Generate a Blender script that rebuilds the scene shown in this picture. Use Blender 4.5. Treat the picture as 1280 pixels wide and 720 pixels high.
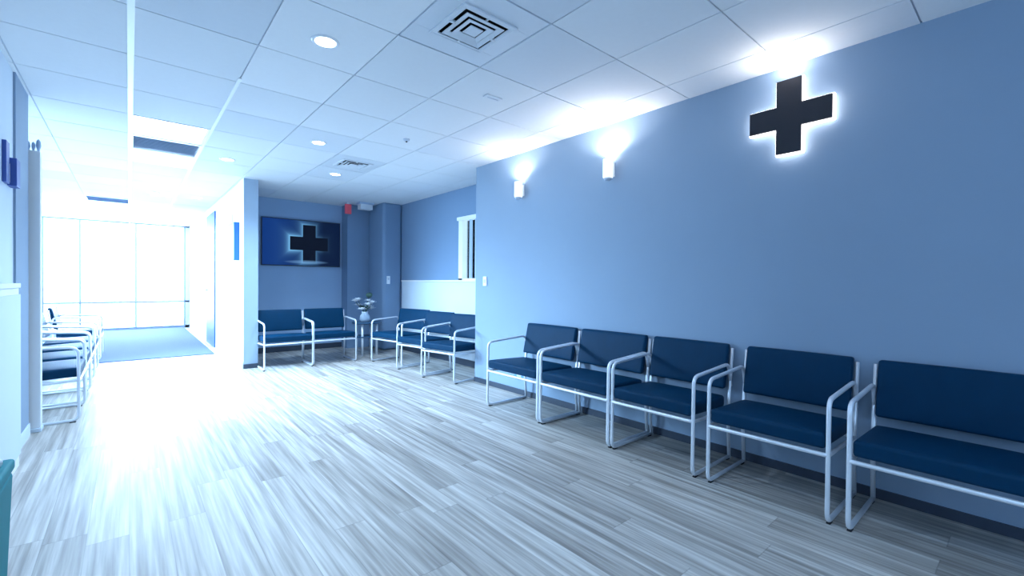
import bpy, bmesh, math, random
from mathutils import Vector, Matrix
random.seed(7)
for o in list(bpy.data.objects): bpy.data.objects.remove(o)
S = bpy.context.scene
COL = S.collection

# ------------------------------------------------------------------ camera
F_PX, YAW, PITCH, ROLL, CAM_H = 560.5, 40.4754, -0.5481, 0.4685, 1.1926
y_, p_, r_ = map(math.radians, (YAW, PITCH, ROLL))
fw = Vector((math.sin(y_)*math.cos(p_), math.cos(y_)*math.cos(p_), math.sin(p_)))
rt = Vector((math.cos(y_), -math.sin(y_), 0)); up = rt.cross(fw)
r2 = rt*math.cos(r_) + up*math.sin(r_); u2 = -rt*math.sin(r_) + up*math.cos(r_)
cd = bpy.data.cameras.new('camera'); cam = bpy.data.objects.new('camera', cd); COL.objects.link(cam)
m = Matrix((r2, u2, -fw)).transposed().to_4x4(); m.translation = (0, 0, CAM_H)
cam.matrix_world = m
cd.sensor_width = 36; cd.lens = F_PX/1280*36; cd.clip_start = .05; cd.clip_end = 200
S.camera = cam

# ------------------------------------------------------------------ light and exposure
S.view_settings.view_transform = 'Standard'; S.view_settings.look = 'None'
S.view_settings.gamma = 1; S.view_settings.use_curve_mapping = False
S.view_settings.exposure = 0.22
DAY = (.70, .87, 1.0)
w = bpy.data.worlds.new('daylight'); S.world = w; w.use_nodes = True
bg = w.node_tree.nodes['Background']; bg.inputs[0].default_value = (*DAY, 1); bg.inputs[1].default_value = 4.5

def area(name, loc, target, sx, sy, power, col=DAY):
    l = bpy.data.lights.new(name, 'AREA'); l.shape = 'RECTANGLE'; l.size = sx; l.size_y = sy
    l.energy = power; l.color = col
    o = bpy.data.objects.new(name, l); COL.objects.link(o); o.location = loc
    o.rotation_euler = (Vector(target)-Vector(loc)).to_track_quat('-Z', 'Y').to_euler()
    return o
def point(name, loc, power, col=(1, 1, 1), r=.03):
    l = bpy.data.lights.new(name, 'POINT'); l.energy = power; l.color = col; l.shadow_soft_size = r
    o = bpy.data.objects.new(name, l); COL.objects.link(o); o.location = loc; return o
def spot(name, loc, power, angle=120, blend=.8, col=(1, 1, 1), r=.05, rot=(0, 0, 0)):
    l = bpy.data.lights.new(name, 'SPOT'); l.energy = power; l.color = col; l.shadow_soft_size = r
    l.spot_size = math.radians(angle); l.spot_blend = blend
    o = bpy.data.objects.new(name, l); COL.objects.link(o); o.location = loc; o.rotation_euler = rot; return o
# daylight coming in through the big hall window, plus side and rear fill lamps added out of view
area('hall_daylight', (-.2, 14.6, 1.4), (-.2, 8, .8), 2.6, 2.4, 480, (.56, .78, 1.0))
area('side_fill', (-2.7, 7.6, 2.75), (3.2, 3.9, .7), 2.4, 1.4, 1600, (.50, .75, 1.0))  # unseen lamp outside the added side window, brightens floor and right wall
area('rear_fill', (.3, -2.35, 1.75), (.7, 1.5, 2.75), 1.8, 1.4, 34, (.46, .70, 1.0))  # unseen fill lamp added in front of the closed rear wall

# ------------------------------------------------------------------ materials
def mat(name, col, rough=.6, metal=0, spec=.5, coat=0, bump=0, bscale=80, noise=0, nscale=8, emit=None, es=0):
    m = bpy.data.materials.new(name); m.use_nodes = True; nt = m.node_tree; b = nt.nodes['Principled BSDF']
    b.inputs['Base Color'].default_value = (*col, 1); b.inputs['Roughness'].default_value = rough
    b.inputs['Metallic'].default_value = metal; b.inputs['Specular IOR Level'].default_value = spec
    b.inputs['Coat Weight'].default_value = coat
    tc = nt.nodes.new('ShaderNodeTexCoord')
    if noise:
        n = nt.nodes.new('ShaderNodeTexNoise'); n.inputs['Scale'].default_value = nscale; n.inputs['Detail'].default_value = 5
        nt.links.new(tc.outputs['Object'], n.inputs['Vector'])
        r = nt.nodes.new('ShaderNodeMapRange'); r.inputs[3].default_value = 1-noise; r.inputs[4].default_value = 1+noise
        nt.links.new(n.outputs[0], r.inputs[0])
        mx = nt.nodes.new('ShaderNodeVectorMath'); mx.operation = 'SCALE'; mx.inputs[0].default_value = col
        nt.links.new(r.outputs[0], mx.inputs['Scale']); nt.links.new(mx.outputs[0], b.inputs['Base Color'])
    if bump:
        n = nt.nodes.new('ShaderNodeTexNoise'); n.inputs['Scale'].default_value = bscale; n.inputs['Detail'].default_value = 3
        nt.links.new(tc.outputs['Object'], n.inputs['Vector'])
        bp = nt.nodes.new('ShaderNodeBump'); bp.inputs['Strength'].default_value = bump; bp.inputs['Distance'].default_value = .002
        nt.links.new(n.outputs[0], bp.inputs['Height']); nt.links.new(bp.outputs[0], b.inputs['Normal'])
    if emit:
        b.inputs['Emission Color'].default_value = (*emit, 1); b.inputs['Emission Strength'].default_value = es
    return m
M = dict(
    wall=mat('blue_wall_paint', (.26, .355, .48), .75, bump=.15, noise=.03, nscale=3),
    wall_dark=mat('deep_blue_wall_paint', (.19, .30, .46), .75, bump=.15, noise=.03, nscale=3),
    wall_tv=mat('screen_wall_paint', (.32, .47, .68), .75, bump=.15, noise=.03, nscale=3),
    pale=mat('pale_wall_paint', (.68, .78, .88), .7, bump=.12, noise=.02),
    white=mat('white_wall_paint', (.86, .88, .90), .65, bump=.1, noise=.02),
    base=mat('dark_baseboard', (.035, .05, .08), .5, noise=.1),
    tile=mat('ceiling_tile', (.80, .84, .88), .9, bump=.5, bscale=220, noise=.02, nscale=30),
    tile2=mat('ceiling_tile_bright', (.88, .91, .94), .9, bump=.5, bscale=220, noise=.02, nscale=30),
    tile3=mat('ceiling_tile_grey', (.73, .78, .84), .9, bump=.5, bscale=220, noise=.02, nscale=30),
    grid=mat('ceiling_grid_metal', (.55, .62, .72), .5),
    gridw=mat('white_frame_and_grid_glare', (.92, .95, .98), .4),  # white frames, and grid bars with window glare put into their colour
    navy=mat('navy_vinyl', (.0003, .031, .078), .5, spec=.1, bump=.25, bscale=260, noise=.12, nscale=12),
    chrome=mat('satin_chrome', (.80, .85, .92), .38, metal=.45, noise=.04),
    rubber=mat('black_rubber', (.02, .02, .025), .7),
    vent=mat('vent_enamel', (.74, .79, .85), .45, noise=.02),
    ventgrey=mat('grey_vent_enamel', (.40, .52, .70), .5, noise=.05),
    grille=mat('return_grille_enamel', (.66, .76, .90), .5, noise=.04),
    pier=mat('pier_paint', (.34, .45, .58), .7, bump=.1, noise=.02),
    dark=mat('dark_duct', (.004, .007, .012), .9),
    lamp=mat('lamp_diffuser', (.9, .95, 1), .4, emit=(.85, .95, 1), es=9),
    troffer=mat('troffer_diffuser', (.9, .95, 1), .4, emit=(.75, .9, 1), es=6),
    frost=mat('frosted_glass', (.9, .93, .97), .3, emit=(.95, .97, 1), es=.6),
    crossface=mat('charcoal_metal', (.022, .024, .034), .35, metal=.2, noise=.15, nscale=4),
    halo=mat('backlit_acrylic', (.95, .95, .98), .4, emit=(1, .93, .90), es=4.5),
    bezel=mat('black_plastic', (.008, .012, .02), .35, noise=.05),
    door=mat('blue_door', (.025, .10, .36), .5, noise=.04),
    bluebox=mat('blue_panel', (.015, .13, .42), .4, noise=.05),
    darkblue=mat('dark_blue_plastic', (.03, .08, .35), .45, noise=.05),
    teal=mat('teal_plastic', (.002, .21, .25), .6, spec=.2, noise=.06),
    carpet=mat('blue_carpet', (.09, .125, .27), .95, bump=.8, bscale=300, noise=.15, nscale=60),
    red=mat('red_sign', (.55, .08, .12), .5, noise=.05, emit=(.8, .12, .18), es=.12),
    plate=mat('white_plastic', (.82, .87, .92), .4, noise=.02),
    frame=mat('window_frame_metal', (.30, .37, .47), .5, metal=.1, noise=.03),
    petal=mat('white_petals', (.85, .88, .93), .6, noise=.1, nscale=40),
    stem=mat('green_stem', (.04, .10, .08), .6, noise=.2),
    vase=mat('vase_ceramic', (.55, .68, .82), .2, noise=.03),
    tabletop=mat('dark_table_top', (.02, .07, .14), .2, noise=.08),
    label=mat('blue_label', (.12, .30, .55), .5, noise=.1),
)
def glass():
    m = bpy.data.materials.new('window_glass'); m.use_nodes = True; nt = m.node_tree; nt.nodes.clear()
    o = nt.nodes.new('ShaderNodeOutputMaterial'); mx = nt.nodes.new('ShaderNodeMixShader')
    t = nt.nodes.new('ShaderNodeBsdfTransparent'); t.inputs[0].default_value = (.93, .97, 1, 1)
    g = nt.nodes.new('ShaderNodeBsdfGlossy'); g.inputs['Roughness'].default_value = .03
    f = nt.nodes.new('ShaderNodeFresnel'); f.inputs[0].default_value = 1.3
    nt.links.new(f.outputs[0], mx.inputs[0]); nt.links.new(t.outputs[0], mx.inputs[1]); nt.links.new(g.outputs[0], mx.inputs[2])
    nt.links.new(mx.outputs[0], o.inputs[0]); return m
M['glass'] = glass()

class NT:
    def __init__(s, nt): s.nt = nt
    def n(s, t, **k):
        x = s.nt.nodes.new(t)
        for a, b in k.items(): setattr(x, a, b)
        return x
    def put(s, inp, v):
        if isinstance(v, (int, float)): inp.default_value = v
        elif isinstance(v, tuple): inp.default_value = v
        else: s.nt.links.new(v, inp)
    def m(s, op, a, b=0.0, c=0.0, clamp=False):
        x = s.n('ShaderNodeMath', operation=op, use_clamp=clamp)
        s.put(x.inputs[0], a); s.put(x.inputs[1], b); s.put(x.inputs[2], c); return x.outputs[0]
    def mix(s, f, a, b, bt='MIX'):
        x = s.n('ShaderNodeMix', data_type='RGBA', blend_type=bt); s.put(x.inputs[0], f)
        s.put(x.inputs[6], a); s.put(x.inputs[7], b); return x.outputs[2]

def floor_mat():
    m = bpy.data.materials.new('wood_plank_floor'); m.use_nodes = True; N = NT(m.node_tree)
    b = m.node_tree.nodes['Principled BSDF']
    tc = N.n('ShaderNodeTexCoord'); sp = N.n('ShaderNodeSeparateXYZ'); N.put(sp.inputs[0], tc.outputs['Object'])
    X, Y = sp.outputs[0], sp.outputs[1]
    PW, PL = .15, 1.5
    row = N.m('FLOOR', N.m('DIVIDE', X, PW))
    wn = N.n('ShaderNodeTexWhiteNoise', noise_dimensions='1D'); N.put(wn.inputs['W'], row)
    yy = N.m('ADD', N.m('DIVIDE', Y, PL), wn.outputs[0])
    colm = N.m('FLOOR', yy)
    cb = N.n('ShaderNodeCombineXYZ'); N.put(cb.inputs[0], row); N.put(cb.inputs[1], colm)
    w2 = N.n('ShaderNodeTexWhiteNoise', noise_dimensions='2D'); N.put(w2.inputs['Vector'], cb.outputs[0])
    # long streaks of grain, offset per plank
    cs = N.n('ShaderNodeCombineXYZ'); N.put(cs.inputs[0], N.m('MULTIPLY', X, 34.0))
    N.put(cs.inputs[1], N.m('MULTIPLY', Y, 1.1)); N.put(cs.inputs[2], N.m('MULTIPLY', w2.outputs[0], 40.0))
    g1 = N.n('ShaderNodeTexNoise'); N.put(g1.inputs['Vector'], cs.outputs[0]); N.put(g1.inputs['Scale'], 1.0); N.put(g1.inputs['Detail'], 5.0)
    cs2 = N.n('ShaderNodeCombineXYZ'); N.put(cs2.inputs[0], N.m('MULTIPLY', X, 90.0)); N.put(cs2.inputs[1], N.m('MULTIPLY', Y, 2.6))
    N.put(cs2.inputs[2], N.m('MULTIPLY', w2.outputs[0], 17.0))
    g2 = N.n('ShaderNodeTexNoise'); N.put(g2.inputs['Vector'], cs2.outputs[0]); N.put(g2.inputs['Scale'], 1.0); N.put(g2.inputs['Detail'], 4.0)
    v = N.m('ADD', N.m('MULTIPLY', w2.outputs[0], .20), N.m('ADD', N.m('MULTIPLY', g1.outputs[0], 1.1), N.m('MULTIPLY', g2.outputs[0], .42)))
    v = N.m('MULTIPLY', N.m('SUBTRACT', v, .45), 1.15, clamp=True)
    ramp = N.n('ShaderNodeValToRGB'); N.put(ramp.inputs[0], v)
    e = ramp.color_ramp.elements; e[0].position = 0; e[0].color = (.125, .108, .095, 1)
    e[1].position = 1; e[1].color = (.76, .745, .72, 1)
    k = e.new(.42); k.color = (.37, .345, .32, 1); k = e.new(.7); k.color = (.58, .56, .53, 1)
    # seams
    fx = N.m('FRACT', N.m('DIVIDE', X, PW)); fy = N.m('FRACT', yy)
    sx = N.m('LESS_THAN', N.m('MINIMUM', fx, N.m('SUBTRACT', 1.0, fx)), .012)
    sy = N.m('LESS_THAN', N.m('MINIMUM', fy, N.m('SUBTRACT', 1.0, fy)), .0016)
    seam = N.m('MAXIMUM', sx, sy)
    c = N.mix(N.m('MULTIPLY', seam, .3), ramp.outputs[0], (.05, .05, .05, 1))
    N.put(b.inputs['Base Color'], c)
    N.put(b.inputs['Roughness'], N.m('ADD', .36, N.m('MULTIPLY', g2.outputs[0], .14)))
    b.inputs['Specular IOR Level'].default_value = .6
    bp = N.n('ShaderNodeBump'); bp.inputs['Strength'].default_value = .12; bp.inputs['Distance'].default_value = .002
    N.put(bp.inputs['Height'], N.m('SUBTRACT', g2.outputs[0], seam)); N.put(b.inputs['Normal'], bp.outputs[0])
    return m
M['floor'] = floor_mat()

def screen_mat(W, H):
    m = bpy.data.materials.new('glowing_screen'); m.use_nodes = True; N = NT(m.node_tree)
    b = m.node_tree.nodes['Principled BSDF']
    tc = N.n('ShaderNodeTexCoord'); sp = N.n('ShaderNodeSeparateXYZ'); N.put(sp.inputs[0], tc.outputs['Object'])
    x = N.m('DIVIDE', sp.outputs[0], W); z = N.m('DIVIDE', sp.outputs[2], H)      # -0.5..0.5
    cx = N.m('SUBTRACT', x, .085); ax = N.m('ABSOLUTE', cx); az = N.m('ABSOLUTE', N.m('ADD', z, .01))
    d1 = N.m('MAXIMUM', N.m('SUBTRACT', ax, .085), N.m('MULTIPLY', N.m('SUBTRACT', az, .42), .63))
    d2 = N.m('MAXIMUM', N.m('SUBTRACT', ax, .25), N.m('MULTIPLY', N.m('SUBTRACT', az, .15), .63))
    d = N.m('MINIMUM', d1, d2)
    inside = N.m('LESS_THAN', d, 0.0)
    left = N.m('SUBTRACT', .45, N.m('MULTIPLY', x, 1.6), clamp=True)
    dd = N.m('MAXIMUM', d, 0.0)
    glow = N.m('ADD', N.m('POWER', 2.718, N.m('MULTIPLY', dd, -45.0)), N.m('MULTIPLY', N.m('POWER', 2.718, N.m('MULTIPLY', dd, -13.0)), .16))
    glow = N.m('MULTIPLY', glow, N.m('ADD', N.m('MULTIPLY', left, 1.0), .03))
    base = N.mix(left, (.002, .008, .035, 1), (.003, .030, .17, 1))
    c = N.mix(glow, base, (.22, .6, 1.0, 1))
    c = N.mix(inside, c, (.002, .004, .012, 1))
    # pool of light below the cross
    ex = N.m('DIVIDE', N.m('ADD', cx, .03), .30); ez = N.m('DIVIDE', N.m('ADD', z, .425), .045)
    el = N.m('SUBTRACT', 1.0, N.m('ADD', N.m('MULTIPLY', ex, ex), N.m('MULTIPLY', ez, ez)), clamp=True)
    c = N.mix(N.m('MULTIPLY', el, .55), c, (.15, .33, .6, 1))
    b.inputs['Base Color'].default_value = (.004, .006, .012, 1); b.inputs['Roughness'].default_value = .6; b.inputs['Specular IOR Level'].default_value = .15
    N.put(b.inputs['Emission Color'], c); b.inputs['Emission Strength'].default_value = 1.0
    return m

# ------------------------------------------------------------------ mesh helpers
def bx(bm, x0, x1, y0, y1, z0, z1, mi=0):
    v = [bm.verts.new(p) for p in ((x0,y0,z0),(x1,y0,z0),(x1,y1,z0),(x0,y1,z0),(x0,y0,z1),(x1,y0,z1),(x1,y1,z1),(x0,y1,z1))]
    for q in ((0,3,2,1),(4,5,6,7),(0,1,5,4),(1,2,6,5),(2,3,7,6),(3,0,4,7)):
        f = bm.faces.new([v[i] for i in q]); f.material_index = mi
def cyl(bm, cx, cy, z0, z1, r0, r1=None, n=28, cap0=True, cap1=True):
    r1 = r0 if r1 is None else r1
    a = [bm.verts.new((cx+r0*math.cos(2*math.pi*i/n), cy+r0*math.sin(2*math.pi*i/n), z0)) for i in range(n)]
    b = [bm.verts.new((cx+r1*math.cos(2*math.pi*i/n), cy+r1*math.sin(2*math.pi*i/n), z1)) for i in range(n)]
    for i in range(n):
        f = bm.faces.new((a[i], a[(i+1)%n], b[(i+1)%n], b[i])); f.smooth = True
    if cap0: bm.faces.new(a[::-1])
    if cap1: bm.faces.new(b)
def lathe(bm, prof, n=28, cx=0, cy=0):
    rings = [[bm.verts.new((cx+r*math.cos(2*math.pi*i/n), cy+r*math.sin(2*math.pi*i/n), z)) for i in range(n)] for r, z in prof]
    for a, b in zip(rings, rings[1:]):
        for i in range(n):
            f = bm.faces.new((a[i], a[(i+1)%n], b[(i+1)%n], b[i])); f.smooth = True
def fillet(pts, r, closed=False, seg=6):
    out = []; n = len(pts); P = [Vector(p) for p in pts]
    for i, p in enumerate(P):
        if not closed and i in (0, n-1): out.append(p); continue
        a = P[i-1]; b = P[(i+1) % n]; da = (a-p); db = (b-p); rr = min(r, da.length*.48, db.length*.48)
        A = p+da.normalized()*rr; B = p+db.normalized()*rr
        for k in range(seg+1):
            t = k/seg; out.append(A*(1-t)**2 + p*2*t*(1-t) + B*t*t)
    return out
def tube(bm, pts, r, closed=False, n=10):
    P = [Vector(p) for p in pts]; N = len(P); rings = []; prev = None
    for i in range(N):
        if closed: t = (P[(i+1) % N]-P[i-1])
        else: t = P[min(i+1, N-1)]-P[max(i-1, 0)]
        t.normalize()
        if prev is None:
            s = t.cross(Vector((0, 0, 1)));
            if s.length < .1: s = t.cross(Vector((0, 1, 0)))
        else: s = prev - t*prev.dot(t)
        s.normalize(); prev = s; u = t.cross(s)
        rings.append([bm.verts.new(P[i] + (s*math.cos(2*math.pi*k/n)+u*math.sin(2*math.pi*k/n))*r) for k in range(n)])
    R = range(N if closed else N-1)
    for i in R:
        a, b = rings[i], rings[(i+1) % N]
        off = 0
        if closed and i == N-1:      # best alignment at the join
            off = min(range(n), key=lambda o: (a[0].co-b[o].co).length)
        for k in range(n):
            f = bm.faces.new((a[k], a[(k+1) % n], b[(k+1+off) % n], b[(k+off) % n])); f.smooth = True
    if not closed: bm.faces.new(rings[0][::-1]); bm.faces.new(rings[-1])
def obj(name, bm, m, parent=None, bevel=0, seg=3, smooth=False):
    bmesh.ops.recalc_face_normals(bm, faces=bm.faces)
    me = bpy.data.meshes.new(name); bm.to_mesh(me); bm.free()
    for x in (m if isinstance(m, (list, tuple)) else [m]): me.materials.append(x)
    o = bpy.data.objects.new(name, me); COL.objects.link(o)
    if parent: o.parent = parent
    if bevel:
        b = o.modifiers.new('bevel', 'BEVEL'); b.width = bevel; b.segments = seg; b.limit_method = 'ANGLE'
        for f in me.polygons: f.use_smooth = True
        o.modifiers.new('wn', 'WEIGHTED_NORMAL')
    return o
def box(name, x0, x1, y0, y1, z0, z1, m, parent=None, bevel=0):
    bm = bmesh.new(); bx(bm, x0, x1, y0, y1, z0, z1); return obj(name, bm, m, parent, bevel)
def struct(name, x0, x1, y0, y1, z0, z1, m, bevel=0, parent=None):
    o = box(name, x0, x1, y0, y1, z0, z1, m, parent, bevel)
    if not parent: o['kind'] = 'structure'
    return o
def thing(name, label, cat, loc=(0, 0, 0), rz=0, group=None):
    o = bpy.data.objects.new(name, None); COL.objects.link(o); o.empty_display_size = .1
    o.location = loc; o.rotation_euler = (0, 0, rz); o['label'] = label; o['category'] = cat
    if group: o['group'] = group
    return o
def tag(o, label, cat, group=None):
    o['label'] = label; o['category'] = cat
    if group: o['group'] = group
    return o
def dup(root, loc, rz, label, group=None, sy=1.0):
    r = root.copy(); COL.objects.link(r); r.location = loc; r.rotation_euler = (0, 0, rz); r.scale = (1, sy, 1)
    r['label'] = label
    if group: r['group'] = group
    for ch in [c for c in bpy.data.objects if c.parent == root]:
        c = ch.copy(); COL.objects.link(c); c.parent = r
        for g in [g for g in bpy.data.objects if g.parent == ch]:
            d = g.copy(); COL.objects.link(d); d.parent = c
    return r

# ------------------------------------------------------------------ the room
H = 2.6
WR, WA, WL, WLH = 3.212, 3.746, -.60, -1.47      # right wall, alcove right wall, near left wall, hall left wall
XP0, XP1, YP = 1.183, 1.36, 7.03                 # partition between hall and alcove
YT, YW, YB, YC = 8.363, 14.28, -2.5, 4.45        # TV wall, window wall, wall behind camera, wall corner
YL = 5.02
struct('floor', -1.7, 4.2, YB-.15, 14.6, -.1, 0, M['floor'])
struct('wall_right', WR, WR+.6, YB-.15, YC, 0, H+.02, M['wall'])
struct('wall_back', WL-.3, WR, YB-.15, YB, 0, H+.02, M['pale'])
struct('wall_left', WL-1.1, WL, YB-.15, YL, 0, H+.02, M['pale'])
bm = bmesh.new()
for a in ((YL, 5.6, 0, H+.02), (8.4, YW, 0, H+.02), (5.6, 8.4, 0, .85), (5.6, 8.4, 2.3, H+.02)): bx(bm, WLH-.1, WLH, *a)
o = obj('wall_hall_left', bm, M['white']); o['kind'] = 'structure'
struct('wall_partition', XP0, XP1, YP, YW, 0, H+.02, M['white'])
struct('trim_5', XP0, XP1, YP-.008, YP, 0, H+.02, M['pier'])
struct('wall_screen', XP1, WA, YT, YT+.15, 0, H+.02, M['wall_tv'])
# alcove right wall with a window opening
bm = bmesh.new()
wy0, wy1, wz0, wz1 = 4.72, 5.60, 1.225, 2.16
bx(bm, WA, WA+.2, YC-.02, wy0, 0, H+.02); bx(bm, WA, WA+.2, wy1, YT+.15, 0, H+.02)
bx(bm, WA, WA+.2, wy0, wy1, 0, wz0); bx(bm, WA, WA+.2, wy0, wy1, wz1, H+.02)
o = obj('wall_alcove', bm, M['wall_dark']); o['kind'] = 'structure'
struct('wall_alcove_return', WR+.6, WA+.2, YC-.2, YC, 0, H+.02, M['wall'])
struct('trim_1', WA-.03, WA, YC, 7.40, 0, 1.215, M['pale'], .004)       # pale dado panel
struct('trim_2', WA-.045, WA, YC, 7.40, 1.215, 1.24, M['white'], .004)   # its ledge
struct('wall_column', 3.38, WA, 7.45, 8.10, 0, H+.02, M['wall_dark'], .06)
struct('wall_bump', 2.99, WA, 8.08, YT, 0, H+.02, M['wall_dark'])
# baseboards
struct('baseboard_right', WR-.012, WR, YB, YC, 0, .055, M['base'])
struct('baseboard_screen', XP1, 2.99, YT-.012, YT, 0, .09, M['base'])
struct('baseboard_pier', XP0, XP1, YP-.02, YP, 0, .06, M['base'])
struct('baseboard_alcove', WA-.042, WA-.03, YC, 7.45, 0, .09, M['base'])
struct('baseboard_hall_right', XP0-.014, XP0, YP, 9.5, 0, .09, M['white'])
struct('baseboard_left', WL, WL+.02, YB, YL, 0, .09, M['pale'])
# pier on the left wall
struct('wall_left_pier', WL-.2, WL+.012, 4.52, YL, 0, H+.02, M['wall'])

# ceiling: tiles between the grid bars, recessed bars, slab above
x0, y0, tx, ty = 1.1612, 1.7251, .5775, .6526
vents = {(0, 0): 'square', (1, 5): 'square', (-2, 6): 'slot', (-3, 13): 'slot'}
lights = {(-2, 5): 1, (-2, 7): 1}
bm = bmesh.new()
for i in range(-5, 5):
    for j in range(-7, 20):
        a, b = x0+i*tx, y0+j*ty
        if b > YW or b+ty < YB: continue
        xa, xb, ya, yb = max(a, -1.6), min(a+tx, 3.9), max(b, YB-.1), min(b+ty, YW+.2)
        if xb-xa < .02 or yb-ya < .02: continue
        if (i, j) in vents or (i, j) in lights: continue
        g = .0042
        rr = random.random()
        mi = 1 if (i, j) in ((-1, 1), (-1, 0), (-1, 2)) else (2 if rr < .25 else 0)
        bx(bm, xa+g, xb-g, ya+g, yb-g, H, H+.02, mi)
for i in range(-5, 6):
    bx(bm, x0+i*tx-.011, x0+i*tx+.011, YB-.1, YW+.2, H+.009, H+.03, 3)
for j in range(-7, 21):
    bx(bm, -1.7, 3.9, y0+j*ty-.011, y0+j*ty+.011, H+.009, H+.03, 3)
bx(bm, -1.8, 4.2, YB-.2, 14.6, H+.16, H+.3, 0)
bx(bm, -1.8, -1.6, YB-.2, 14.6, H+.02, H+.16, 0); bx(bm, 3.95, 4.2, YB-.2, 14.6, H+.02, H+.16, 0)
bx(bm, -1.8, 4.2, YB-.2, YB-.15, H+.02, H+.16, 0)
o = obj('ceiling', bm, [M['tile'], M['tile2'], M['tile3'], M['grid']]); o['kind'] = 'structure'
struct('trim_3', x0-2*tx-.016, x0-2*tx+.016, YB, YW, H-.008, H+.009, M['gridw'])  # regular grid bar, made whiter and wider to show window glare
struct('trim_4', x0-1*tx-.011, x0-1*tx+.011, 3.6, YW, H-.006, H+.009, M['gridw'])  # same window glare painted on the next bar

# hall window wall
bm = bmesh.new()
fr = .03
xs = [WLH+.01, -.862, .122, XP0-.10]
bx(bm, WLH, XP0, YW, YW+.08, 0, .06); bx(bm, WLH, XP0, YW, YW+.08, H-.03, H+.02)
bx(bm, WLH, XP0, YW, YW+.08, .65, .69)
for x in xs: bx(bm, x-fr/2, x+fr/2, YW-.01, YW+.09, .06, H-.03)
wf = obj('window_1', bm, M['frame']); wf['kind'] = 'structure'
for a, b in zip(xs, xs[1:]):
    for z0_, z1_ in ((.06, .65), (.69, H-.03)):
        box('pane', a+fr/2, b-fr/2, YW+.03, YW+.04, z0_, z1_, M['glass'], wf)
struct('wall_window_side', XP0-.085, XP0+.2, YW, YW+.1, 0, H+.02, M['white'])

bm = bmesh.new()  # unseen hall side window, added as a source for the side fill
for a in ((5.6, 8.4, .85, .89), (5.6, 8.4, 2.26, 2.3), (5.6, 5.64, .89, 2.26), (8.36, 8.4, .89, 2.26), (6.98, 7.02, .89, 2.26)): bx(bm, WLH-.08, WLH-.03, *a)
wf3 = obj('added_side_window', bm, M['frame']); wf3['kind'] = 'structure'
for a, b in ((5.64, 6.98), (7.02, 8.36)): box('pane', WLH-.06, WLH-.055, a, b, .89, 2.26, M['glass'], wf3)

# unseen window frame added behind the rear fill lamp; the wall stays closed
bm = bmesh.new()
for a in ((-.5, 1.3, .92, .99), (-.5, 1.3, 2.43, 2.5), (-.5, -.43, .99, 2.43), (1.23, 1.3, .99, 2.43), (.38, .42, .99, 2.43)): bx(bm, a[0], a[1], YB, YB+.04, a[2], a[3])
wf4 = obj('added_window_frame', bm, M['frame']); wf4['kind'] = 'structure'

# alcove window
bm = bmesh.new()
bx(bm, WA-.02, WA+.1, wy0, wy1, wz0+.015, wz0+.04); bx(bm, WA-.04, WA+.1, wy0, wy1+.02, wz1-.04, wz1+.01)
bx(bm, WA-.02, WA+.1, wy1-.10, wy1, wz0+.015, wz1)
bx(bm, WA-.02, WA+.1, wy0, wy0+.05, wz0+.015, wz1)
wf2 = obj('window_2', bm, M['white']); wf2['kind'] = 'structure'
for yy in (5.36, 5.22, 4.95): box('mullion', WA+.02, WA+.05, yy-.02, yy+.02, wz0+.04, wz1-.04, M['ventgrey'], wf2)
box('pane', WA+.06, WA+.065, wy0+.05, wy1-.1, wz0+.04, wz1-.04, M['glass'], wf2)

# hall door in the partition
d = box('door_1', XP0-.02, XP0, 9.62, 10.70, 0, 2.46, M['door'], None, .004); d['kind'] = 'structure'
bm = bmesh.new(); tube(bm, [(XP0-.02, 10.58, 1.02), (XP0-.06, 10.58, 1.02), (XP0-.06, 10.46, 1.02)], .009)
obj('door_handle', bm, M['chrome'], d)

o = box('carpet', WLH+.01, 1.06, 8.75, YW-.02, 0, .012, M['carpet']); tag(o, 'blue carpet laid in the hall before the tall windows', 'carpet')

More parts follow.
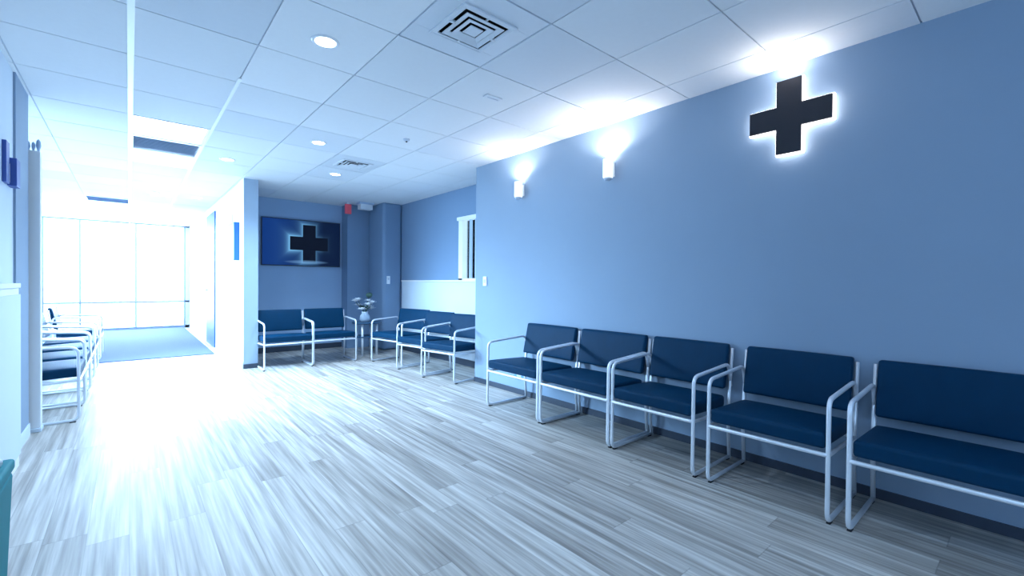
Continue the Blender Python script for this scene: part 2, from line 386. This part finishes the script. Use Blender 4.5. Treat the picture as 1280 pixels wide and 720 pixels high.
# ------------------------------------------------------------------ chairs
def make_chair(label, group):
    t = thing('waiting_chair', label, 'chair', (0, 0, 0), 0, group)
    W = .66; D = .55; r = .0118
    # local x runs from the back (0) to the front (D), local y across
    for s in (-1, 1):
        y = s*(W/2-r)
        bm = bmesh.new()
        pts = fillet([(.03, y, r+.004), (D-r, y, r+.004), (D-r-.006, y, .625), (.05, y, .655), (.02, y, .50)], .055, False, 7)
        tube(bm, pts, r)
        sf = obj('side_frame', bm, M['chrome'], t)
        bm = bmesh.new(); tube(bm, fillet([(.03, y, r+.004), (.055, y, .30), (.0, y, .76)], .05, False, 5), r)
        obj('rear_upright', bm, M['chrome'], t)
        for x in (.06, D-.05):
            bm = bmesh.new(); bx(bm, x-.02, x+.02, y-.01, y+.01, 0, .008); obj('glide', bm, M['rubber'], sf, .002)
    bm = bmesh.new(); tube(bm, fillet([(.05, -W/2+r, .335), (D-.01, -W/2+r, .350), (D-.01, W/2-r, .350), (.05, W/2-r, .335)], .02, False, 4), .011)
    obj('seat_rail', bm, M['chrome'], t)
    bm = bmesh.new(); tube(bm, [(.048, -W/2+r, .34), (.048, W/2-r, .34)], .010)
    tube(bm, [(.018, -W/2+r, .615), (.018, W/2-r, .615)], .008)
    obj('back_rail', bm, M['chrome'], t)
    # seat cushion: domed slab
    def slab(n1, n2, fn):
        bm = bmesh.new(); T = [[bm.verts.new(fn(i/n1, j/n2, 1)) for j in range(n2+1)] for i in range(n1+1)]
        B = [[bm.verts.new(fn(i/n1, j/n2, 0)) for j in range(n2+1)] for i in range(n1+1)]
        for i in range(n1):
            for j in range(n2):
                bm.faces.new((T[i][j], T[i+1][j], T[i+1][j+1], T[i][j+1])).smooth = True
                bm.faces.new((B[i][j], B[i][j+1], B[i+1][j+1], B[i+1][j])).smooth = True
        for i in range(n1):
            bm.faces.new((T[i][0], B[i][0], B[i+1][0], T[i+1][0])); bm.faces.new((T[i][n2], T[i+1][n2], B[i+1][n2], B[i][n2]))
        for j in range(n2):
            bm.faces.new((T[0][j], T[0][j+1], B[0][j+1], B[0][j])); bm.faces.new((T[n1][j], B[n1][j], B[n1][j+1], T[n1][j+1]))
        return bm
    cw = W-.05
    def seat(u, v, k):
        x = .075+u*(D-.075-.005); y = (v-.5)*cw
        dome = .012*(1-(2*v-1)**4)*(1-(2*u-1)**4)
        z = .362+.015*u + (k*(.078+dome))
        return (x, y, z)
    obj('seat', slab(12, 14, seat), M['navy'], t, .018, 4)
    def back(u, v, k):     # u up, v across, k front/back
        z = .485+u*.302; y = (v-.5)*cw; x = .055-.065*u + k*.045 + .008*k*(1-(2*v-1)**4)*(1-(2*u-1)**4)
        x -= .012*(1-(2*v-1)**2)
        return (x, y, z)
    obj('backrest', slab(10, 14, back), M['navy'], t, .016, 4)
    return t
G1, G2, G3, G4 = 'navy chairs along the right wall', 'navy chairs facing the hall in the alcove', 'navy chairs under the wall screen', 'navy chairs along the left side of the hall'
ch0 = make_chair('navy vinyl chair at far end of the right wall row, beside wall outlet', G1)
FX = 2.632   # front feet line
def put_chair(src, y_a, y_b, label, group, first=False):
    wdt = abs(y_a-y_b); loc = (FX+.55, (y_a+y_b)/2, 0)
    if first: src.location = loc; src.rotation_euler = (0, 0, math.pi); src.scale = (1, wdt/.66, 1); return src
    return dup(src, loc, math.pi, label, group, wdt/.66)
put_chair(ch0, 3.465, 2.742, None, None, True)
put_chair(ch0, 2.732, 2.002, 'navy chair on right wall below and right of the nearer wall sconce, second from corner', G1)
put_chair(ch0, 1.988, 1.358, 'navy chair in the middle of the five along the right wall', G1)
put_chair(ch0, 1.283, .655, 'navy chair below the lit cross, next to the cut-off end chair', G1)
put_chair(ch0, .592, -.06, 'nearest navy chair on right wall, cut off by the picture edge', G1)
# alcove group, facing the hall
for ya, yb, lb in ((4.42, 5.06, 'navy chair in alcove nearest the right wall corner, below the small window'),
                   (5.10, 5.74, 'middle navy chair of the three against the alcove dado'),
                   (5.78, 6.56, 'navy chair in alcove closest to the flower table, below the deep blue wall')):
    a_ = math.radians(11)
    dup(ch0, (2.84+.55*math.cos(a_), (ya+yb)/2+.55*math.sin(a_)-.01, 0), math.pi+a_, lb, G2, (yb-ya-.035)/.66)
# under the screen, facing the camera
dup(ch0, (1.665, 7.17, 0), -math.pi/2, 'navy chair beside the partition pier, left one under the wall screen', G3, .96)
dup(ch0, (2.30, 7.21, 0), -math.pi/2, 'navy chair right of the other under the wall screen, next to flower table', G3, .96)
# left side of the hall, facing right
for k, (ya, lb) in enumerate(((5.22, 'nearest navy chair in the left hall row, right behind the white upright panel'),
                              (5.98, 'second navy chair of the left hall row counted from the white panel'),
                              (6.74, 'third navy chair of the left hall row counted from the white panel'),
                              (7.50, 'fourth navy chair of the left hall row, second from the windows'),
                              (8.9, 'farthest navy chair of the left hall row, closest to the bright windows'))):
    dup(ch0, (-.86, ya+.33, .012 if ya > 8.7 else 0), 0, lb, G4)

# ------------------------------------------------------------------ lit cross
cr = thing('wall_cross', 'dark cross with white backlight mounted high on the right wall', 'cross sign', (WR, 1.030, 2.262))
def cross(bm, a, b, x0_, x1_, zo=0):
    P = [(-b, -a), (-a, -a), (-a, -b), (a, -b), (a, -a), (b, -a), (b, a), (a, a), (a, b), (-a, b), (-a, a), (-b, a)]
    A = [bm.verts.new((x0_, p[0], p[1])) for p in P]; B = [bm.verts.new((x1_, p[0], p[1])) for p in P]
    bm.faces.new(A); bm.faces.new(B[::-1])
    for i in range(12): bm.faces.new((A[i], B[i], B[(i+1) % 12], A[(i+1) % 12]))
bm = bmesh.new(); cross(bm, .071, .232, -.062, -.045); obj('cross_face', bm, M['crossface'], cr, .002, 2)
bm = bmesh.new(); cross(bm, .078, .239, -.045, -.012); obj('light_panel', bm, M['halo'], cr, .003, 2)
bm = bmesh.new(); cross(bm, .05, .20, -.012, 0); obj('back_plate', bm, M['plate'], cr)

# ------------------------------------------------------------------ sconces
def sconce(y, label, power):
    t = thing('wall_sconce', label, 'wall lamp', (WR, y, 2.19), 0, 'frosted sconces on the right wall')
    bm = bmesh.new(); lathe(bm, [(.040, -.075), (.043, -.07), (.043, .085), (.038, .085), (.038, -.068), (.0005, -.068)], 28, -.062, 0)
    obj('glass_shade', bm, M['frost'], t)
    bm = bmesh.new(); lathe(bm, [(.0005, -.098), (.02, -.098), (.034, -.088), (.036, -.075), (.0005, -.075)], 24, -.062, 0)
    obj('base_cup', bm, M['grid'], t)
    bm = bmesh.new(); bx(bm, -.012, 0, -.03, .03, -.06, .06); bx(bm, -.03, 0, -.012, .012, -.015, .015); obj('wall_plate', bm, M['plate'], t, .003)
    spot('sconce_uplight', (WR-.075, y, 2.19+.09), power*3.2, 168, .5, (1, .93, .88), .03, (math.pi, math.radians(-22), 0))
    point('sconce_bulb', (WR-.062, y, 2.19+.10), power*.1, (1, .93, .88), .03)
sconce(3.60, 'frosted cylinder sconce farther from the lit cross, near the wall corner', 4)
sconce(2.425, 'frosted cylinder sconce on right wall, between the cross and other sconce', 6)
area('cross_glow', (WR-.05, 1.03, 2.50), (WR-.3, 1.03, 2.9), 0.05, .34, 3.2, (1, .92, .86))

# ------------------------------------------------------------------ downlights
def downlight(x, y, label, first=None):
    if first: return dup(first, (x, y, H), 0, label)
    t = thing('ceiling_downlight', label, 'ceiling light', (x, y, H), 0, 'round recessed ceiling lights')
    bm = bmesh.new(); lathe(bm, [(.058, .0), (.058, -.006), (.072, -.008), (.078, 0)], 32); obj('trim_ring', bm, M['plate'], t)
    bm = bmesh.new(); cyl(bm, 0, 0, -.005, -.001, .058, .058, 32); obj('diffuser', bm, M['lamp'], t)
    return t
dls = [(.872, 2.72, 'nearest round ceiling light, left of the square diffuser vent'),
       (1.45, 4.72, 'round ceiling light left of the thin dark vent over the alcove'),
       (2.04, 5.95, 'round ceiling light over the alcove, behind the thin dark vent'),
       (.86, 6.08, 'round ceiling light right of the bright panels at hall mouth'),
       (.30, 9.2, 'faint round ceiling light above the hall, left of the hall door'),
       (.88, 9.2, 'faint round ceiling light above the hall door')]
spot('downlight_beam', (.872, -.55, H-.03), 70, 140, 1, (.54, .76, 1), .06)   # the next light of the row, behind the camera
f = None
for x, y, l in dls:
    r = downlight(x, y, l, f); f = f or r
    spot('downlight_beam', (x, y, H-.03), 165, 140, 1, (.54, .76, 1), .06)

# troffers
def troffer(i, j, label):
    cx, cy = x0+(i+.5)*tx, y0+(j+.5)*ty; hx, hy = tx/2-.012, ty/2-.012
    t = thing('ceiling_light_panel', label, 'ceiling light', (cx, cy, H), 0, 'square lit ceiling panels')
    bm = bmesh.new()
    for a in ((-hx, hx, -hy, -hy+.02), (-hx, hx, hy-.02, hy), (-hx, -hx+.02, -hy+.02, hy-.02), (hx-.02, hx, -hy+.02, hy-.02)): bx(bm, *a, -.002, .03)
    obj('frame', bm, M['gridw'], t)
    bm = bmesh.new(); bx(bm, -hx+.02, hx-.02, -hy+.02, hy-.02, .004, .012); obj('diffuser', bm, M['troffer'], t)
troffer(-2, 5, 'square lit ceiling panel in front of the grey slot vent')
troffer(-2, 7, 'square lit ceiling panel behind the grey slot vent')

# vents
def square_vent(i, j, label):
    cx, cy = x0+(i+.5)*tx, y0+(j+.5)*ty; hx, hy = tx/2-.008, ty/2-.008
    t = thing('ceiling_vent', label, 'ceiling vent', (cx, cy, H), 0, 'square four-way ceiling diffusers')
    bm = bmesh.new(); q = .157
    for a in ((-hx, hx, -hy, -q), (-hx, hx, q, hy), (-hx, -q, -q, q), (q, hx, -q, q)): bx(bm, *a, 0, .012)
    for a in ((-q-.02, q+.02, -q-.02, -q), (-q-.02, q+.02, q, q+.02), (-q-.02, -q, -q, q), (q, q+.02, -q, q)): bx(bm, *a, -.010, 0)
    obj('frame', bm, M['vent'], t, .002)
    def ring(so, si, zl, zh):
        bm = bmesh.new(); th = .004
        R = [[(-s, -s), (s, -s), (s, s), (-s, s)] for s in (so, si)]
        A = [bm.verts.new((*p, zl)) for p in R[0]]; B = [bm.verts.new((*p, zh)) for p in R[1]]
        C = [bm.verts.new((*p, zl+th)) for p in R[0]]; D_ = [bm.verts.new((*p, zh+th)) for p in R[1]]
        for k in range(4):
            l = (k+1) % 4
            for a, b in ((A, B), (C, D_), (A, C), (B, D_)): bm.faces.new((a[k], a[l], b[l], b[k]))
        obj('louver_ring', bm, M['vent'], t)
    ring(.161, .142, -.008, -.006); ring(.124, .094, -.012, -.005); ring(.083, .056, -.012, -.005)
    bm = bmesh.new(); bx(bm, -.042, .042, -.042, .042, -.012, -.006); obj('centre_plate', bm, M['vent'], t, .004)
    bm = bmesh.new()
    for s in (-1, 1):
        tube(bm, [(s*.115, 0, -.004), (s*.15, 0, -.004)], .010, n=6); tube(bm, [(0, s*.115, -.004), (0, s*.15, -.004)], .006, n=6)
    obj('cross_brace', bm, M['vent'], t)
    bm = bmesh.new()
    bx(bm, -.26, .26, -.26, .26, .12, .13)
    for a in ((-.26, .26, -.262, -.25), (-.26, .26, .25, .262), (-.262, -.25, -.25, .25), (.25, .262, -.25, .25)): bx(bm, *a, .012, .12)
    obj('duct', bm, M['dark'], t)
square_vent(0, 0, 'large square ceiling diffuser with black slots at the top of the view')
square_vent(1, 5, 'small-looking distant ceiling diffuser over the alcove, dark slit showing')
def slot_vent(i, j, label, ya, yb):
    cx, cy = x0+(i+.5)*tx, y0+(j+.5)*ty; hx, hy = tx/2-.008, ty/2-.008
    t = thing('return_vent', label, 'ceiling vent', (cx, cy, H), 0, 'grey slotted return vents')
    bm = bmesh.new()
    for a in ((-hx, hx, -hy, ya), (-hx, hx, yb, hy), (-hx, -hx+.015, ya, yb), (hx-.015, hx, ya, yb)): bx(bm, *a, -.004, .012)
    obj('frame', bm, M['ventgrey'] if i == -3 else M['gridw'], t)
    bm = bmesh.new(); n = 12
    for k in range(n):
        y = ya+(yb-ya)*(k+.5)/n; h = (yb-ya)/n*.42
        A = [bm.verts.new(p) for p in ((-hx+.015, y-h, -.002), (hx-.015, y-h, -.002), (hx-.015, y+h, .012), (-hx+.015, y+h, .012))]
        bm.faces.new(A)
    bx(bm, -hx+.015, hx-.015, ya, yb, .02, .03)
    obj('grille', bm, M['grille'], t)
slot_vent(-2, 6, 'grey-blue return vent between the two lit ceiling panels', -.27, .27)
slot_vent(-3, 13, 'distant narrow grey vent in the hall ceiling near the windows', -.27, .27)

# ------------------------------------------------------------------ wall screen
sw_, sh_ = 1.285, .80
tv = thing('wall_screen_display', 'wide wall screen showing a dark cross with blue glow', 'screen', (2.297, YT, 1.87))
box('housing', -sw_/2, sw_/2, -.05, 0, -sh_/2, sh_/2, M['bezel'], tv, .004)
bm = bmesh.new(); bx(bm, -sw_/2+.012, sw_/2-.012, -.054, -.048, -sh_/2+.012, sh_/2-.012); obj('display', bm, screen_mat(sw_-.024, sh_-.024), tv)

# ------------------------------------------------------------------ corner table with flowers
tb = thing('side_table', 'dark-topped round side table in the alcove corner holding white flowers', 'table', (2.98, 7.18, 0))
bm = bmesh.new(); lathe(bm, [(.0005, .52), (.225, .52), (.235, .53), (.235, .543), (.228, .55), (.0005, .55)], 36); obj('table_top', bm, M['tabletop'], tb)
bm = bmesh.new(); lathe(bm, [(.0005, .30), (.20, .30), (.205, .308), (.20, .318), (.0005, .318)], 36); obj('lower_shelf', bm, M['tabletop'], tb)
for k in range(4):
    a = math.pi/4+k*math.pi/2; bm = bmesh.new(); tube(bm, [(.17*math.cos(a), .17*math.sin(a), 0), (.17*math.cos(a), .17*math.sin(a), .52)], .018, n=12)
    obj('leg', bm, M['chrome'], tb)
vs = thing('flower_vase', 'small pale vase of white flowers on the dark side table', 'flower vase', (2.94, 7.16, .55)); vs.scale = (1.7, 1.7, 1.4)
bm = bmesh.new(); lathe(bm, [(.0005, 0), (.035, 0), (.05, .03), (.045, .07), (.028, .10), (.033, .12), (.028, .12), (.022, .10), (.0005, .09)], 24); obj('vase', bm, M['vase'], vs)
bm = bmesh.new()
heads = []
for k in range(9):
    a = k*2.4; r = .035+.014*(k % 4) ; z = .15+.018*((k*5) % 7)
    h = Vector((r*math.cos(a)*1.8-.01*(k % 3), r*math.sin(a)*1.5, z)); heads.append(h)
    tube(bm, fillet([(0, 0, .09), (h.x*.4, h.y*.4, .15), tuple(h)], .03, False, 3), .0025, n=6)
for k in range(10):
    a = k*1.9; d_ = Vector((math.cos(a), math.sin(a), .5)); s_ = Vector((-math.sin(a), math.cos(a), 0)); c_ = Vector((0, 0, .14+.01*(k % 3)))
    P = [c_, c_+d_*.04+s_*.014, c_+d_*.09, c_+d_*.04-s_*.014]; Q = [bm.verts.new(p) for p in P]; bm.faces.new(Q)
obj('stems', bm, M['stem'], vs)
for h in heads:
    bm = bmesh.new()
    for ringn, (rad, lift, cnt) in enumerate(((.05, .002, 7), (.032, .014, 5))):
        for k in range(cnt):
            a = 2*math.pi*k/cnt+ringn; d_ = Vector((math.cos(a), math.sin(a), 0)); s_ = Vector((-math.sin(a), math.cos(a), 0))
            P = [h, h+d_*rad*.6+s_*rad*.35+Vector((0, 0, lift+.006)), h+d_*rad+Vector((0, 0, lift+.012)), h+d_*rad*.6-s_*rad*.35+Vector((0, 0, lift+.006))]
            bm.faces.new([bm.verts.new(p) for p in P])
    bmesh.ops.create_icosphere(bm, subdivisions=1, radius=.016, matrix=Matrix.Translation(h+Vector((0, 0, .01))))
    obj('flower_head', bm, M['petal'], vs)
# dark dried bloom sticking out on top
bm = bmesh.new(); bmesh.ops.create_icosphere(bm, subdivisions=2, radius=.032, matrix=Matrix.Translation((.05, .02, .31)))
tube(bm, [(0, 0, .1), (.05, .02, .30)], .003, n=6); obj('dark_bloom', bm, M['stem'], vs)

# ------------------------------------------------------------------ small wall and ceiling fittings
def plate(name, label, cat, loc, ax, w_, h_, m1, detail):
    t = thing(name, label, cat, loc)
    d = .012
    if ax == 'x': box('cover', -d, 0, -w_/2, w_/2, -h_/2, h_/2, m1, t, .002)
    else: box('cover', -w_/2, w_/2, -d, 0, -h_/2, h_/2, m1, t, .002)
    for dz, s in detail:
        if ax == 'x': box('insert', -d-.004, -d, -w_*.22, w_*.22, dz-s, dz+s, M['grid'], t)
        else: box('insert', -w_*.22, w_*.22, -d-.004, -d, dz-s, dz+s, M['grid'], t)
plate('light_switch', 'white light switch on the right wall close to its corner', 'light switch', (WR, 4.25, 1.22), 'x', .07, .11, M['plate'], [(0, .02)])
plate('wall_outlet', 'blue-grey outlet low on right wall behind the far end chair', 'outlet', (WR, 3.62, .20), 'x', .16, .075, M['label'], [(.0, .012)])
plate('wall_thermostat', 'small pale thermostat on the alcove corner column', 'thermostat', (3.48, 7.45, 1.24), 'y', .06, .14, M['plate'], [(.02, .02)])
ex = thing('exit_sign', 'small red sign hanging from the ceiling beside the alcove column', 'sign', (2.93, 7.9, H))
box('mount', -.02, .02, -.01, .01, -.03, 0, M['plate'], ex); box('panel', -.055, .055, -.015, .015, -.20, -.03, M['red'], ex, .003)
pj = thing('ceiling_device', 'pale boxy device with dark rim hung from the alcove ceiling', 'ceiling device', (3.18, 7.75, H))
box('rim', -.13, .13, -.08, .08, -.03, 0, M['ventgrey'], pj, .004); box('body', -.11, .11, -.07, .07, -.12, -.03, M['vent'], pj, .006)
sd = thing('smoke_detector', 'tiny round detector on the ceiling between the downlights and right wall', 'smoke detector', (2.065, 4.03, H))
bm = bmesh.new(); lathe(bm, [(.0005, -.022), (.018, -.022), (.03, -.012), (.032, 0)], 20); obj('housing', bm, M['grid'], sd)
bm = bmesh.new(); lathe(bm, [(.0005, -.03), (.008, -.03), (.010, -.022)], 12); obj('sensor', bm, M['dark'], sd)
cs = thing('concealed_sprinkler', 'small raised cover plate on the ceiling past the square diffuser', 'sprinkler', (2.09, 2.69, H))
bm = bmesh.new(); bx(bm, -.07, .07, -.03, .03, -.008, 0); obj('cover', bm, M['vent'], cs, .003)
bm = bmesh.new(); bx(bm, -.05, .05, .0, .005, -.012, -.008); obj('slit', bm, M['grid'], cs)

# blue box on the partition
sg = thing('wall_cabinet', 'bright blue flat box mounted on the partition wall facing the hall', 'wall box', (XP0, 7.72, 1.76))
box('body', -.07, 0, -.40, .40, -.27, .27, M['bluebox'], sg, .008)
box('lower_lip', -.085, 0, -.42, .42, -.30, -.27, M['plate'], sg, .004)
bm = bmesh.new(); tube(bm, [(-.03, 0, .27), (-.03, 0, .42)], .006); obj('cable', bm, M['grid'], sg)

# left side: wall display, half-height cabinet, upright panel, bin
wd = thing('wall_display', 'dark blue double bracket high on the near left wall', 'wall bracket', (WL, 4.28, 1.92))
box('slab', 0, .02, -.12, -.02, -.12, .14, M['darkblue'], wd, .003)
box('slab', 0, .045, .03, .15, -.12, .06, M['darkblue'], wd, .003)
box('rail', 0, .015, -.02, .03, -.10, .02, M['plate'], wd, .002)
cb = thing('reception_cabinet', 'white waist-high cabinet along the near left wall', 'cabinet', (WL+.012, 3.5, 0))
box('body', 0, .05, -1.2, .73, .0, 1.14, M['white'], cb, .004)
box('counter_top', 0, .058, -1.22, .74, 1.14, 1.17, M['white'], cb, .004)
for k in range(3): box('door', .05, .058, -1.18+k*.64, -.55+k*.64, .08, 1.10, M['pale'], cb, .003)
up_ = thing('upright_panel', 'tall narrow white panel standing at the end of the left wall', 'panel', (-.635, 5.12, 0))
box('board', -.16, .105, -.04, .04, .03, 2.20, M['white'], up_, .006)
box('foot', -.17, .11, -.06, .06, 0, .03, M['pale'], up_, .004)
# small ornaments on top of the panel
for k, (dx, lb) in enumerate(((-.055, 'left small blue-grey ornament on top of the white panel'), (.0, 'middle small blue-grey ornament on top of the white panel'), (.055, 'right taller blue-grey ornament on top of the white panel'))):
    bm = bmesh.new(); s_ = 1+.35*(k == 2)
    lathe(bm, [(.0005, 0), (.011, 0), (.007, .012), (.012*s_, .035*s_), (.009*s_, .062*s_), (.0005, .075*s_)], 14)
    o = obj('ornament', bm, M['ventgrey']); o.location = (-.572+dx*.5, 5.12, 2.20); tag(o, lb, 'ornament', 'ornaments on the white panel')
bn = thing('waste_bin', 'teal plastic bin at the lower left edge of the picture', 'bin', (-.40, 1.9, 0))
bm = bmesh.new()
A = [bm.verts.new(p) for p in ((-.105, -.15, 0), (.105, -.15, 0), (.105, .15, 0), (-.105, .15, 0))]
B = [bm.verts.new(p) for p in ((-.125, -.17, .60), (.125, -.17, .60), (.125, .17, .60), (-.125, .17, .60))]
bm.faces.new(A[::-1]); bm.faces.new(B)
for k in range(4): bm.faces.new((A[k], A[(k+1) % 4], B[(k+1) % 4], B[k]))
obj('body', bm, M['teal'], bn, .015)
box('lid', -.128, .128, -.175, .175, .60, .635, M['teal'], bn, .01)
bm = bmesh.new(); tube(bm, fillet([(.10, .10, .63), (.11, .08, .66), (.08, .0, .66), (.05, -.05, .63)], .02, False, 4), .008); obj('handle', bm, M['plate'], bn)
